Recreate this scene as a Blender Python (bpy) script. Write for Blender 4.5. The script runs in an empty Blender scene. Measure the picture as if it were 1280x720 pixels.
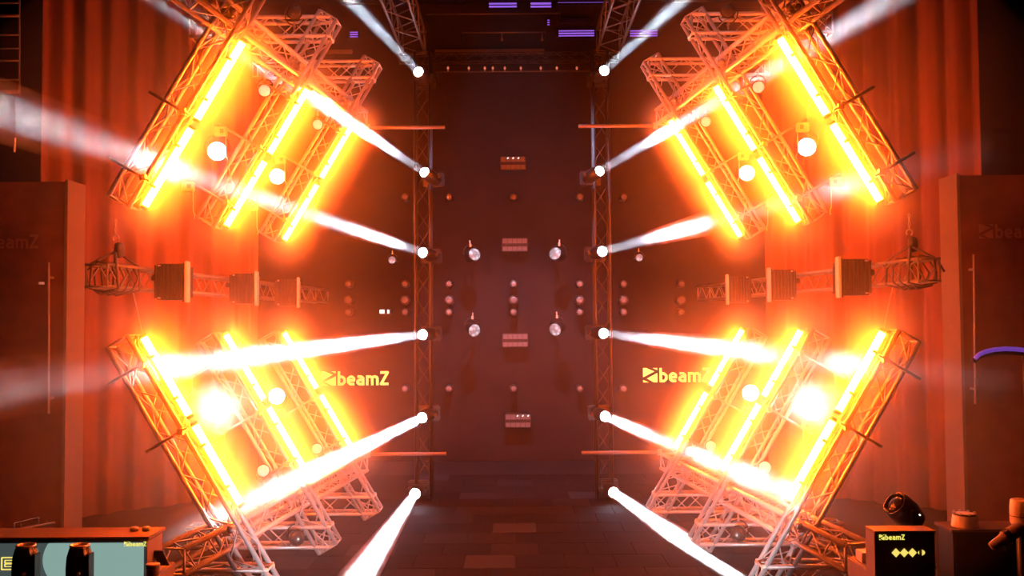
import bpy, math, random
from mathutils import Vector, Matrix
random.seed(7)
sc = bpy.context.scene
col = sc.collection
R = math.radians

# ------------------------------------------------------------------ camera
H = 2.85                       # camera height over the floor
F = 1150.0                     # focal length in pixels of the 1280x720 frame
cam_data = bpy.data.cameras.new('camera')
cam_data.sensor_fit = 'HORIZONTAL'; cam_data.sensor_width = 36.0
cam_data.lens = 36.0 * F / 1280.0
cam_data.clip_end = 200
cam = bpy.data.objects.new('camera', cam_data); col.objects.link(cam)
CM = (Matrix.Translation((0, 0, H)) @ Matrix.Rotation(R(0.05), 4, 'Z')
      @ Matrix.Rotation(R(90 + 2.19), 4, 'X') @ Matrix.Rotation(R(-0.40), 4, 'Z'))
cam.matrix_world = CM
sc.camera = cam

# ------------------------------------------------------------------ world, exposure
w = bpy.data.worlds.new('world'); sc.world = w; w.use_nodes = True
bg = w.node_tree.nodes['Background']
bg.inputs[0].default_value = (0.10, 0.012, 0.010, 1); bg.inputs[1].default_value = 0.02
sc.view_settings.view_transform = 'Standard'
sc.view_settings.look = 'None'
sc.view_settings.exposure = 0.0
sc.view_settings.gamma = 1.0
sc.view_settings.use_curve_mapping = False
sc.cycles.volume_step_rate = 0.6
sc.cycles.volume_max_steps = 128
sc.cycles.use_light_tree = False
sc.cycles.max_bounces = 2
sc.cycles.diffuse_bounces = 1
sc.cycles.glossy_bounces = 1
sc.cycles.transparent_max_bounces = 24
sc.cycles.sample_clamp_indirect = 4.0

AMBER = (1.0, 0.094, 0.0032)
TUBE_S = 620.0
MID_SMOKE = 0.0045
LOW_SMOKE = 1.9              # how much the lower smoke is thickened for its pale veil
BEAM_W = 52.0
SMOKE_D = 0.08
TUBE_GLOW_SMOKE = (0.55, 2.0)     # reach and peak density of smoke added to give the tubes a glow
BANK_OUT = 0.65              # how far outwards of the tubes the halo clouds are centred
BANK_SMOKE = 0.072           # peak density of smoke shaped into a halo around each bank
PAR_S = 60.0
FILL_W = 36.0  # base power of the added fill lamps

def W(px, py, y):
    """world point seen at pixel (px, py) whose distance into the hall is y"""
    d = CM.to_3x3() @ Vector(((px - 640) / F, (360 - py) / F, -1.0))
    o = CM.translation
    t = (y - o.y) / d.y
    return o + d * t

# ------------------------------------------------------------------ materials
def _m(name):
    m = bpy.data.materials.new(name); m.use_nodes = True
    return m, m.node_tree.nodes, m.node_tree.links, m.node_tree.nodes['Principled BSDF']

def mat(name, c, metal=0.0, rough=0.5, var=0.15, scale=8.0, bump=0.0, stretch=None):
    m, n, l, b = _m(name)
    if rough >= 0.75: b.inputs['Specular IOR Level'].default_value = 0.08
    b.inputs['Metallic'].default_value = metal
    tc = n.new('ShaderNodeTexCoord'); nz = n.new('ShaderNodeTexNoise')
    nz.inputs['Scale'].default_value = scale; nz.inputs['Detail'].default_value = 3
    if stretch:
        mp = n.new('ShaderNodeMapping'); mp.inputs['Scale'].default_value = stretch
        l.new(tc.outputs['Object'], mp.inputs[0]); l.new(mp.outputs[0], nz.inputs['Vector'])
    else:
        l.new(tc.outputs['Object'], nz.inputs['Vector'])
    rp = n.new('ShaderNodeValToRGB')
    rp.color_ramp.elements[0].position = 0.3; rp.color_ramp.elements[1].position = 0.7
    rp.color_ramp.elements[0].color = tuple(x * (1 - var) for x in c) + (1,)
    rp.color_ramp.elements[1].color = tuple(min(1, x * (1 + var)) for x in c) + (1,)
    l.new(nz.outputs['Fac'], rp.inputs[0]); l.new(rp.outputs[0], b.inputs['Base Color'])
    mr = n.new('ShaderNodeMapRange')
    mr.inputs['To Min'].default_value = max(0.02, rough - 0.08); mr.inputs['To Max'].default_value = min(1, rough + 0.08)
    l.new(nz.outputs['Fac'], mr.inputs[0]); l.new(mr.outputs[0], b.inputs['Roughness'])
    if bump:
        bp = n.new('ShaderNodeBump'); bp.inputs['Strength'].default_value = bump; bp.inputs['Distance'].default_value = 0.01
        l.new(nz.outputs['Fac'], bp.inputs['Height']); l.new(bp.outputs[0], b.inputs['Normal'])
    return m

def emit(name, c, s, base=(0.02, 0.02, 0.02), facet=0.0):
    m, n, l, b = _m(name)
    b.inputs['Base Color'].default_value = base + (1,)
    b.inputs['Roughness'].default_value = 0.3
    b.inputs['Emission Color'].default_value = c + (1,)
    b.inputs['Emission Strength'].default_value = s
    if facet:
        tc = n.new('ShaderNodeTexCoord'); v = n.new('ShaderNodeTexVoronoi')
        v.inputs['Scale'].default_value = facet
        l.new(tc.outputs['Object'], v.inputs['Vector'])
        mr = n.new('ShaderNodeMapRange'); mr.inputs['From Max'].default_value = 0.6
        mr.inputs['To Min'].default_value = s * 1.3; mr.inputs['To Max'].default_value = s * 0.25
        l.new(v.outputs['Distance'], mr.inputs[0]); l.new(mr.outputs[0], b.inputs['Emission Strength'])
    return m

M = {}
M['alu'] = mat('brushed_aluminium', (0.62, 0.62, 0.63), 0.55, 0.38, 0.10, 14)
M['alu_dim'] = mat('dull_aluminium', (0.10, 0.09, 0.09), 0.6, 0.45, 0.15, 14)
M['alu_mid'] = mat('weathered_aluminium', (0.22, 0.20, 0.19), 0.6, 0.42, 0.15, 14)  # aluminium in an even darker tone for the side trusses
M['black_truss'] = mat('black_coated_steel', (0.014, 0.013, 0.014), 0.3, 0.45, 0.2, 14)
M['black'] = mat('black_plastic', (0.010, 0.009, 0.009), 0.0, 0.38, 0.25, 20)
M['black_gloss'] = mat('glossy_black_plastic', (0.020, 0.016, 0.016), 0.0, 0.16, 0.2, 20)
M['rubber'] = mat('rubber_cable', (0.06, 0.045, 0.04), 0.0, 0.6, 0.2, 30)
M['pipe'] = mat('satin_grey_pipe', (0.14, 0.12, 0.13), 0.2, 0.5, 0.08, 10)
M['steel'] = mat('galvanised_steel', (0.55, 0.52, 0.50), 0.7, 0.35, 0.12, 30)
M['pale_metal'] = mat('pale_powder_coated_steel', (0.55, 0.50, 0.48), 0.0, 0.5, 0.08, 10)
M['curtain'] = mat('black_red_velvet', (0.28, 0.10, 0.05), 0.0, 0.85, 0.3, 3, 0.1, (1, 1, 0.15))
M['wall'] = mat('dark_painted_wall', (0.012, 0.009, 0.010), 0.0, 0.75, 0.2, 2)
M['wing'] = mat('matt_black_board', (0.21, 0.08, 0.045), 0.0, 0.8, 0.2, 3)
M['board'] = mat('white_board', (0.23, 0.17, 0.12), 0.0, 0.6, 0.06, 3)
M['ceiling'] = mat('dark_ceiling', (0.010, 0.008, 0.009), 0.0, 0.8, 0.2, 3)
M['lensoff'] = mat('clouded_glass_lens', (0.15, 0.135, 0.13), 0.0, 0.22, 0.15, 60)
M['lensgrey'] = mat('dim_amber_lens', (0.035, 0.028, 0.022), 0.0, 0.25, 0.25, 60)
M['yellowbox'] = mat('pale_yellow_plastic', (0.80, 0.74, 0.50), 0.0, 0.5, 0.08, 20)
M['tube'] = emit('amber_led_tube', AMBER, TUBE_S, (0.8, 0.8, 0.8))
M['beam_lens'] = emit('white_beam_lens', (0.78, 0.84, 1.0), 75.0, (0.8, 0.8, 0.8))
M['par_hot'] = emit('very_bright_lamp_lens', (1.0, 0.96, 0.93), PAR_S * 3.4, (0.8, 0.8, 0.8))
M['par_lens'] = emit('bright_lamp_lens', (1.0, 0.94, 0.93), PAR_S * 0.2, (0.8, 0.8, 0.8), 26)
M['par_warm'] = emit('glaring_lamp_lens', (1.0, 0.95, 0.92), PAR_S * 1.2, (0.8, 0.8, 0.8))
M['par_bright'] = emit('white_hot_lamp_lens', (1.0, 0.95, 0.93), PAR_S * 0.6, (0.8, 0.8, 0.8))
M['par_soft'] = emit('soft_lamp_lens', (1.0, 0.80, 0.70), 1.0, (0.8, 0.75, 0.7), 40)
M['par_far'] = emit('cool_white_lamp_lens', (0.80, 0.86, 1.0), 0.75, (0.10, 0.10, 0.10), 11)
M['sign'] = emit('yellow_lit_lettering', (1.0, 0.80, 0.16), 0.95, (0.8, 0.7, 0.2))
M['sign_hot'] = emit('bright_yellow_lit_lettering', (1.0, 0.90, 0.14), 1.0, (0.8, 0.7, 0.2))
M['print'] = mat('dull_printed_lettering', (0.36, 0.15, 0.10), 0.0, 0.6, 0.05, 20)
M['purple'] = emit('violet_lit_panel', (0.22, 0.09, 0.62), 1.25, (0.3, 0.2, 0.5))
M['purple_led'] = emit('violet_led_strip', (0.30, 0.12, 1.0), 0.32, (0.3, 0.2, 0.5))
M['olive'] = mat('dull_ochre_panel', (0.10, 0.07, 0.035), 0.0, 0.7, 0.12, 10)
M['wood'] = mat('varnished_counter_top', (0.22, 0.14, 0.085), 0.0, 0.4, 0.25, 5, 0.0, (0.6, 6, 6))
M['counter'] = mat('dark_counter_front', (0.10, 0.055, 0.042), 0.0, 0.55, 0.2, 6)
M['greyblock'] = mat('grey_plinth', (0.22, 0.19, 0.20), 0.0, 0.6, 0.08, 8)
M['white_plastic'] = mat('white_plastic', (0.75, 0.70, 0.70), 0.0, 0.4, 0.05, 10)
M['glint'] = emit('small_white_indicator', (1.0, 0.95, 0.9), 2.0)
M['bulb'] = emit('tiny_dim_bulb', (1.0, 0.42, 0.25), 0.25, (0.6, 0.5, 0.4))

# screen of the demo counter: a teal disc on charcoal
def screen_mat(x0, zc, k):
    """teal field right of the curve x = x0 + k (z - zc)^2 on a charcoal ground"""
    m, n, l, b = _m('counter_screen_picture')
    tc = n.new('ShaderNodeTexCoord'); sp = n.new('ShaderNodeSeparateXYZ'); l.new(tc.outputs['Object'], sp.inputs[0])
    def ma(op, a, v):
        q = n.new('ShaderNodeMath'); q.operation = op
        l.new(a, q.inputs[0])
        if isinstance(v, float): q.inputs[1].default_value = v
        else: l.new(v, q.inputs[1])
        return q.outputs[0]
    dz = ma('SUBTRACT', sp.outputs['Z'], zc)
    cur = ma('MULTIPLY', ma('MULTIPLY', dz, dz), k)
    xx = ma('SUBTRACT', ma('SUBTRACT', sp.outputs['X'], x0), cur)
    st = ma('GREATER_THAN', xx, 0.0)
    mx = n.new('ShaderNodeMix'); mx.data_type = 'RGBA'
    mx.inputs[6].default_value = (0.055, 0.075, 0.072, 1); mx.inputs[7].default_value = (0.235, 0.375, 0.335, 1)
    l.new(st, mx.inputs[0])
    b.inputs['Base Color'].default_value = (0.02, 0.02, 0.02, 1); b.inputs['Roughness'].default_value = 0.3
    l.new(mx.outputs[2], b.inputs['Emission Color']); b.inputs['Emission Strength'].default_value = 1.0
    return m
# ------------------------------------------------------------------ geometry helpers: (verts, faces)
def frame_z(d):
    d = Vector(d).normalized()
    u = Vector((0, 0, 1)) if abs(d.z) < 0.95 else Vector((0, 1, 0))
    x = u.cross(d).normalized(); y = d.cross(x)
    return x, y, d

def g_tube(p0, p1, r0, r1=None, n=8, caps=True):
    p0, p1 = Vector(p0), Vector(p1); r1 = r0 if r1 is None else r1
    x, y, d = frame_z(p1 - p0)
    v = []
    for p, r in ((p0, r0), (p1, r1)):
        for i in range(n):
            a = 2 * math.pi * i / n
            v.append(p + x * (r * math.cos(a)) + y * (r * math.sin(a)))
    f = [(i, (i + 1) % n, n + (i + 1) % n, n + i) for i in range(n)]
    if caps: f += [tuple(range(n - 1, -1, -1)), tuple(range(n, 2 * n))]
    return v, f

def g_box(c, s, ax=None):
    c = Vector(c); X, Y, Z = ax or (Vector((1, 0, 0)), Vector((0, 1, 0)), Vector((0, 0, 1)))
    v = [c + X * (s[0] / 2 * i) + Y * (s[1] / 2 * j) + Z * (s[2] / 2 * k)
         for k in (-1, 1) for j in (-1, 1) for i in (-1, 1)]
    return v, [(0, 2, 3, 1), (4, 5, 7, 6), (0, 1, 5, 4), (2, 6, 7, 3), (0, 4, 6, 2), (1, 3, 7, 5)]

def g_bevbox(c, s, b, ax=None):
    """box with chamfered edges"""
    c = Vector(c); X, Y, Z = ax or (Vector((1, 0, 0)), Vector((0, 1, 0)), Vector((0, 0, 1)))
    import bmesh
    bm = bmesh.new(); bmesh.ops.create_cube(bm, size=1.0)
    for q in bm.verts: q.co = Vector((q.co.x * s[0], q.co.y * s[1], q.co.z * s[2]))
    bmesh.ops.bevel(bm, geom=bm.edges[:], offset=b, segments=2, affect='EDGES')
    bm.verts.index_update()
    v = [c + X * q.co.x + Y * q.co.y + Z * q.co.z for q in bm.verts]
    f = [tuple(q.index for q in fa.verts) for fa in bm.faces]
    bm.free(); return v, f

def g_lathe(o, d, prof, n=20):
    """profile [(radius, distance along d)] spun about the axis o + t d"""
    o = Vector(o); x, y, d = frame_z(d)
    v, f = [], []
    for (r, t) in prof:
        for i in range(n):
            a = 2 * math.pi * i / n
            v.append(o + d * t + x * (r * math.cos(a)) + y * (r * math.sin(a)))
    for k in range(len(prof) - 1):
        for i in range(n):
            j = (i + 1) % n
            f.append((k * n + i, k * n + j, (k + 1) * n + j, (k + 1) * n + i))
    f.append(tuple(range(n - 1, -1, -1))); f.append(tuple(range((len(prof) - 1) * n, len(prof) * n)))
    return v, f

def g_path(pts, r, n=6):
    """round cable through points"""
    pts = [Vector(p) for p in pts]
    v, f = [], []
    for k, p in enumerate(pts):
        t = (pts[min(k + 1, len(pts) - 1)] - pts[max(k - 1, 0)])
        x, y, _ = frame_z(t)
        if k and (x.dot(px_) < 0): x, y = -x, -y
        px_ = x
        for i in range(n):
            a = 2 * math.pi * i / n
            v.append(p + x * (r * math.cos(a)) + y * (r * math.sin(a)))
    for k in range(len(pts) - 1):
        for i in range(n):
            j = (i + 1) % n
            f.append((k * n + i, k * n + j, (k + 1) * n + j, (k + 1) * n + i))
    f.append(tuple(range(n - 1, -1, -1))); f.append(tuple(range((len(pts) - 1) * n, len(pts) * n)))
    return v, f

def join(*gs):
    v, f = [], []
    for a, b in gs:
        o = len(v); v += list(a); f += [tuple(i + o for i in q) for q in b]
    return v, f

def g_arc(c, X, Y, r, a0, a1, rad, k=10, n=6):
    return g_path([Vector(c) + Vector(X) * (r * math.cos(R(a0 + (a1 - a0) * i / k))) + Vector(Y) * (r * math.sin(R(a0 + (a1 - a0) * i / k))) for i in range(k + 1)], rad, n)

def tag(o, label=None, cat=None, group=None, kind=None):
    if label: o['label'] = label
    if cat: o['category'] = cat
    if group: o['group'] = group
    if kind: o['kind'] = kind
    return o

def ob(name, geo, m, parent=None, smooth=False):
    v, f = geo
    off = parent_world(parent)
    me = bpy.data.meshes.new(name)
    me.from_pydata([tuple(Vector(q) - off) for q in v], [], f)
    me.materials.append(m)
    if smooth: me.polygons.foreach_set('use_smooth', [True] * len(me.polygons))
    me.update()
    o = bpy.data.objects.new(name, me); col.objects.link(o)
    if parent: o.parent = parent
    return o

def parent_world(p):
    v = Vector((0, 0, 0))
    while p is not None:
        v += p.location; p = p.parent
    return v

def thing(name, loc, label, cat, group=None):
    o = bpy.data.objects.new(name, None); col.objects.link(o)
    o.location = loc; o.empty_display_size = 0.1
    return tag(o, label, cat, group)

def struct(name, geo, m, label=None, parent=None, smooth=False):
    o = ob(name, geo, m, parent, smooth)
    if parent is None: tag(o, label, None, None, 'structure')
    return o

# ------------------------------------------------------------------ the hall
YB = 19.2; XW = 9.2; ZC = 9.6
struct('floor', g_box((0, 8, -0.06), (2 * XW, 24, 0.1)), M['wall'], 'dark carpeted floor of the hall')
floor = bpy.data.objects['floor']
struct('wall_back', g_box((0, YB + 0.1, ZC / 2), (2 * XW, 0.2, ZC)), M['wall'], 'dark rear wall of the hall behind the haze')
struct('wall_left', g_box((-XW - 0.1, 8, ZC / 2), (0.2, 24, ZC)), M['wall'], 'dark side wall on the left of the hall')
struct('wall_right', g_box((XW + 0.1, 8, ZC / 2), (0.2, 24, ZC)), M['wall'], 'dark side wall on the right of the hall')
struct('ceiling', g_box((0, 8, ZC + 0.1), (2 * XW, 24, 0.2)), M['ceiling'], 'dark ceiling high above the rig')

# carpet tiles
def tile_mat(name, c):
    return mat(name, c, 0.0, 0.95, 0.35, 60, 0.4)
TM = [tile_mat('wine_carpet', (0.005, 0.003, 0.0033)), tile_mat('brown_carpet', (0.007, 0.004, 0.004)),
      tile_mat('grey_carpet', (0.018, 0.016, 0.018)), tile_mat('dusky_carpet', (0.009, 0.007, 0.008))]
tile_me = []
for k, m_ in enumerate(TM):
    v, f = g_box((0, 0, 0.004), (0.594, 0.594, 0.012))
    me = bpy.data.meshes.new('carpet_tile'); me.from_pydata([tuple(q) for q in v], [], f); me.materials.append(m_); tile_me.append(me)
for iy in range(14):
    for ix in range(-5, 6):
        k = random.choices((0, 1, 2, 3), (6, 5, 1, 2))[0]
        o = bpy.data.objects.new('carpet_tile', tile_me[k]); col.objects.link(o); o.parent = floor
        o.location = (ix * 0.6 + (0.3 if iy % 2 else 0), 9.3 + iy * 0.6, random.uniform(-0.001, 0.001))

# ------------------------------------------------------------------ trusses
brace_cache = {}
def truss(name, label, p0, p1, up, size=0.29, bay=0.24, chord=0.025, brace=0.0085, m=None, group=None, cat='truss', phase=0):
    m = m or M['alu']
    p0, p1 = Vector(p0), Vector(p1)
    d = (p1 - p0); L = d.length; d.normalize()
    up = Vector(up); up = (up - d * up.dot(d)).normalized(); s = d.cross(up)
    t = thing(name, p0, label, cat, group)
    h = size / 2 - chord
    cor = [(-1, -1), (1, -1), (1, 1), (-1, 1)]
    for a, b in cor:
        q = p0 + s * (a * h) + up * (b * h)
        ob('chord', g_tube(q, q + d * L, chord, None, 10), m, t, True)
    n = max(2, int(round(L / bay))); st = L / n
    ln = math.sqrt(st * st + 4 * h * h)
    key = (round(ln, 3), round(brace, 4), m.name)
    if key not in brace_cache:
        v, f = g_tube((0, 0, 0), (0, 0, ln), brace, None, 6, False)
        me = bpy.data.meshes.new('brace'); me.from_pydata([tuple(q) for q in v], [], f); me.materials.append(m)
        me.polygons.foreach_set('use_smooth', [True] * len(me.polygons)); brace_cache[key] = me
    me = brace_cache[key]
    for fc in range(4):
        a0, b0 = cor[fc]; a1, b1 = cor[(fc + 1) % 4]
        for i in range(n):
            flip = (i + fc + phase) % 2
            qa = s * ((a1 if flip else a0) * h) + up * ((b1 if flip else b0) * h) + d * (i * st)
            qb = s * ((a0 if flip else a1) * h) + up * ((b0 if flip else b1) * h) + d * ((i + 1) * st)
            x, y, z = frame_z(qb - qa)
            o = bpy.data.objects.new('brace', me); col.objects.link(o); o.parent = t
            o.matrix_local = Matrix(((x.x, y.x, z.x, qa.x), (x.y, y.y, z.y, qa.y), (x.z, y.z, z.z, qa.z), (0, 0, 0, 1)))
    for e in (0, L):
        q = [p0 + d * e + s * (a * h) + up * (b * h) for a, b in cor]
        ob('end_frame', join(*[g_tube(q[i], q[(i + 1) % 4], 0.012, None, 6) for i in range(4)]), m, t, True)
    return t

ZM = H + 0.56                    # the set pieces mirror about this height
D1, DS, TOE = 9.5, 1.95, 0.24    # distance of the first frame, spacing, inward step
NEAR = ('nearest', 'middle', 'farthest')

def FR(sx, sz, k, x, z, dy=0.0):
    """point of frame k: x outwards from the hall axis, z from the mirror height"""
    return Vector((sx * (x - TOE * k), D1 + DS * k + dy, ZM + sz * z))

TUBE_IN, TUBE_OUT = (2.79, 2.41), (3.82, 0.66)          # ends of the double tube line (x, z)
_d = Vector((TUBE_IN[0] - TUBE_OUT[0], TUBE_IN[1] - TUBE_OUT[1])).normalized()   # outer -> tip
_n = Vector((_d.y, -_d.x))                               # outwards
if _n.x < 0: _n = -_n

def led_tube(sx, sz, k, which):
    a = Vector(TUBE_OUT); b = Vector(TUBE_IN)
    mid = (a + b) / 2
    gap = 0.035
    q0, q1 = (a, mid - _d * gap) if which == 0 else (mid + _d * gap, b)
    side = 'left' if sx < 0 else 'right'; lev = 'upper' if sz > 0 else 'lower'
    P0 = FR(sx, sz, k, *q0); P1 = FR(sx, sz, k, *q1)
    up0 = (which == 1) == (sz > 0)
    t = thing('led_tube', P0, 'glowing amber light tube, %s of two on the %s sloping truss %s %s' % ('higher' if up0 else 'lower', NEAR[k], lev, side),
              'light tube', 'amber tubes on the sloping trusses')
    d = (P1 - P0).normalized()
    ob('diffuser', g_tube(P0 + d * 0.02, P1 - d * 0.02, 0.036, None, 12, False), M['tube'], t, True)
    for P, s_ in ((P0, 1), (P1, -1)):
        ob('end_cap', g_lathe(P, d * s_, [(0.030, -0.012), (0.039, -0.004), (0.039, 0.026), (0.036, 0.028)], 14), M['pale_metal'], t, True)
    nv = Vector((sx * _n.x, 0, sz * _n.y))
    back = (P0 + P1) / 2 + nv * 0.052
    X = Vector((0, 1, 0)).cross(d).normalized()
    rl_ = ob('rail', g_box(back, (0.03, 0.05, (P1 - P0).length * 0.96), (nv, nv.cross(d), d)), M['pale_metal'], t)
    for s_ in (0.25, 0.75):
        c = P0.lerp(P1, s_)
        ob('clip', join(g_box(c + nv * 0.045, (0.02, 0.09, 0.03), (nv, nv.cross(d), d)),
                        g_box(c + nv * 0.02 + Vector((0, 0.042, 0)), (0.06, 0.006, 0.03), (nv, nv.cross(d), d)),
                        g_box(c + nv * 0.02 - Vector((0, 0.042, 0)), (0.06, 0.006, 0.03), (nv, nv.cross(d), d))), M['pale_metal'], rl_)

OFF = 0.07 + 0.145
TIPZ = 3.30
for sx in (-1, 1):
    side = 'left' if sx < 0 else 'right'
    for sz in (1, -1):
        lev = 'upper' if sz > 0 else 'lower'
        for k in range(3):
            a = Vector(TUBE_OUT) + _n * OFF - _d * 0.06
            Lt = (TIPZ - a.y) / _d.y
            b = a + _d * Lt
            truss('sloping_truss', 'silver sloping box truss carrying two tubes, %s of the three %s %s' % (NEAR[k], lev, side),
                  FR(sx, sz, k, *a), FR(sx, sz, k, *b), (0, 1, 0), group='sloping trusses with tubes', phase=0)
            if not (k == 0 and sz > 0):
                hz = TIPZ - 0.145
                x0 = b.x - 0.02
                truss('level_truss', 'silver level truss at the tip of the %s sloping truss %s %s' % (NEAR[k], lev, side),
                      FR(sx, sz, k, x0, hz), FR(sx, sz, k, x0 + 1.75, hz), (0, 0, 1), group='level trusses at the frame tips')
            for wch in (0, 1):
                led_tube(sx, sz, k, wch)
        # long beam that ties the three frames
        zb = (3.07 - 0.56) + 0.145 if sz > 0 else 2.56 + 0.145
        yf, yr = 8.45, 14.35
        xb = 2.84 + 0.145
        truss('long_truss', 'long silver box truss tying the three %s %s frames together' % (lev, side),
              Vector((sx * (xb - TOE * (yf - D1) / DS), yf, ZM + sz * zb)), Vector((sx * (xb - TOE * (yr - D1) / DS), yr, ZM + sz * zb)),
              (0, 0, 1), chord=0.03, group='long trusses tying the frames')
        xe = xb - TOE * (yr - D1) / DS
        zp = ZM + sz * (zb - 0.13)
        p = thing('end_pipe', (sx * 1.05, yr, zp), 'thin grey pipe reaching inwards from the %s %s long truss' % (lev, side), 'pipe', 'pipes at the truss ends')
        ob('pipe', g_tube((sx * 1.05, yr, zp), (sx * (xe - 0.10), yr, zp), 0.028, None, 10), M['pipe'], p, True)
        ob('clamp', g_box((sx * (xe - 0.13), yr - 0.0, zp), (0.06, 0.09, 0.09)), M['steel'], p)

# ------------------------------------------------------------------ beam moving heads and their light
def moving_head(pos, aim, label, hang=None):
    """pos: lens centre; aim: unit direction of the beam"""
    pos = Vector(pos); aim = Vector(aim).normalized()
    t = thing('moving_head_light', pos, label, 'stage light', 'white beam lights in two columns')
    c = pos - aim * 0.20
    hd_ = ob('head', g_lathe(pos, aim, [(0.05, -0.36), (0.085, -0.34), (0.105, -0.24), (0.105, -0.10), (0.088, 0.0), (0.080, 0.012), (0.076, 0.0)], 18), M['black'], t, True)
    ob('lens', g_lathe(pos, aim, [(0.080, 0.0), (0.074, 0.026), (0.056, 0.046), (0.030, 0.058), (0.004, 0.062)], 12), M['beam_lens'], hd_, True)
    s = Vector((0, 0, 1)).cross(aim).normalized()
    for q in (-1, 1):
        ob('yoke_arm', g_bevbox(c + s * (q * 0.135) + Vector((0, 0.11, 0)), (0.05, 0.30, 0.07), 0.012,
                                (s, Vector((0, 1, 0)), Vector((0, 0, 1)))), M['black'], t)
    ob('base', g_bevbox(c + Vector((0, 0.30, 0)), (0.34, 0.12, 0.24), 0.02), M['black'], t)
    return t

def beam_smoke_mat(name, stops, dens, scale, seed):
    m = bpy.data.materials.new(name); m.use_nodes = True
    n, l = m.node_tree.nodes, m.node_tree.links
    n.clear()
    out = n.new('ShaderNodeOutputMaterial'); vs = n.new('ShaderNodeVolumeScatter')
    vs.inputs['Color'].default_value = (0.93, 0.94, 1.0, 1); vs.inputs['Anisotropy'].default_value = 0.0
    tc = n.new('ShaderNodeTexCoord'); sp = n.new('ShaderNodeSeparateXYZ')
    l.new(tc.outputs['Generated'], sp.inputs[0])
    ramp = n.new('ShaderNodeValToRGB')
    el = ramp.color_ramp.elements
    while len(el) > 1: el.remove(el[-1])
    el[0].position = stops[0][0]; el[0].color = (stops[0][1],) * 3 + (1,)
    for p, v in stops[1:]:
        e = el.new(p); e.color = (v, v, v, 1)
    l.new(sp.outputs['Z'], ramp.inputs[0])
    nz = n.new('ShaderNodeTexNoise'); nz.inputs['Scale'].default_value = scale
    nz.inputs['Detail'].default_value = 4; nz.inputs['Roughness'].default_value = 0.6
    ad = n.new('ShaderNodeVectorMath'); ad.operation = 'ADD'; ad.inputs[1].default_value = (seed * 3.1, seed * 1.7, seed)
    l.new(tc.outputs['Object'], ad.inputs[0]); l.new(ad.outputs[0], nz.inputs['Vector'])
    mr = n.new('ShaderNodeMapRange'); mr.inputs['From Min'].default_value = 0.36; mr.inputs['From Max'].default_value = 0.66
    mr.inputs['To Min'].default_value = 0.18; mr.inputs['To Max'].default_value = 1.5
    l.new(nz.outputs['Fac'], mr.inputs[0])
    mu = n.new('ShaderNodeMath'); mu.operation = 'MULTIPLY'; l.new(mr.outputs[0], mu.inputs[0]); l.new(ramp.outputs[0], mu.inputs[1])
    m2 = n.new('ShaderNodeMath'); m2.operation = 'MULTIPLY'; m2.inputs[1].default_value = dens * SMOKE_D; l.new(mu.outputs[0], m2.inputs[0])
    l.new(m2.outputs[0], vs.inputs['Density'])
    l.new(vs.outputs[0], out.inputs['Volume'])
    return m

SPREAD = 3.0
def beam(pos, end, label, stops, dens=1.0, power=1.0, seed=0):
    pos, end = Vector(pos), Vector(end)
    aim = (end - pos); L = aim.length; aim.normalize()
    moving_head(pos, aim, 'black moving head light throwing ' + label)
    la = bpy.data.lights.new('beam_lamp', 'AREA'); la.shape = 'DISK'; la.size = 0.13; la.spread = R(SPREAD)
    la.energy = BEAM_W * power; la.color = (0.86, 0.91, 1.0)
    lo = bpy.data.objects.new('beam_lamp', la); col.objects.link(lo)
    x, y, z = frame_z(-aim)
    q = pos + aim * 0.068
    lo.matrix_world = Matrix(((x.x, y.x, z.x, q.x), (x.y, y.y, z.y, q.y), (x.z, y.z, z.z, q.z), (0, 0, 0, 1)))
    # smoke shaped into the beam's cone; its density sets how bright the shaft shows
    tg = math.tan(R(SPREAD) / 2)
    r0, r1 = 0.075, 0.075 + tg * L * 1.1
    v, f = g_tube((0, 0, 0.07), (0, 0, L), r0, r1, 16)
    me = bpy.data.meshes.new('smoke'); me.from_pydata([tuple(q_) for q_ in v], [], f)
    me.materials.append(beam_smoke_mat('drifting_smoke', stops, dens, 5.0, seed + 1.0))
    o = bpy.data.objects.new('smoke', me); col.objects.link(o)
    x, y, z = frame_z(aim)
    o.matrix_world = Matrix(((x.x, y.x, z.x, pos.x), (x.y, y.y, z.y, pos.y), (x.z, y.z, z.z, pos.z), (0, 0, 0, 1)))
    tag(o, 'white light shaft of smoke, ' + label, None, 'smoke lit by the beams', 'stuff')

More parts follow.
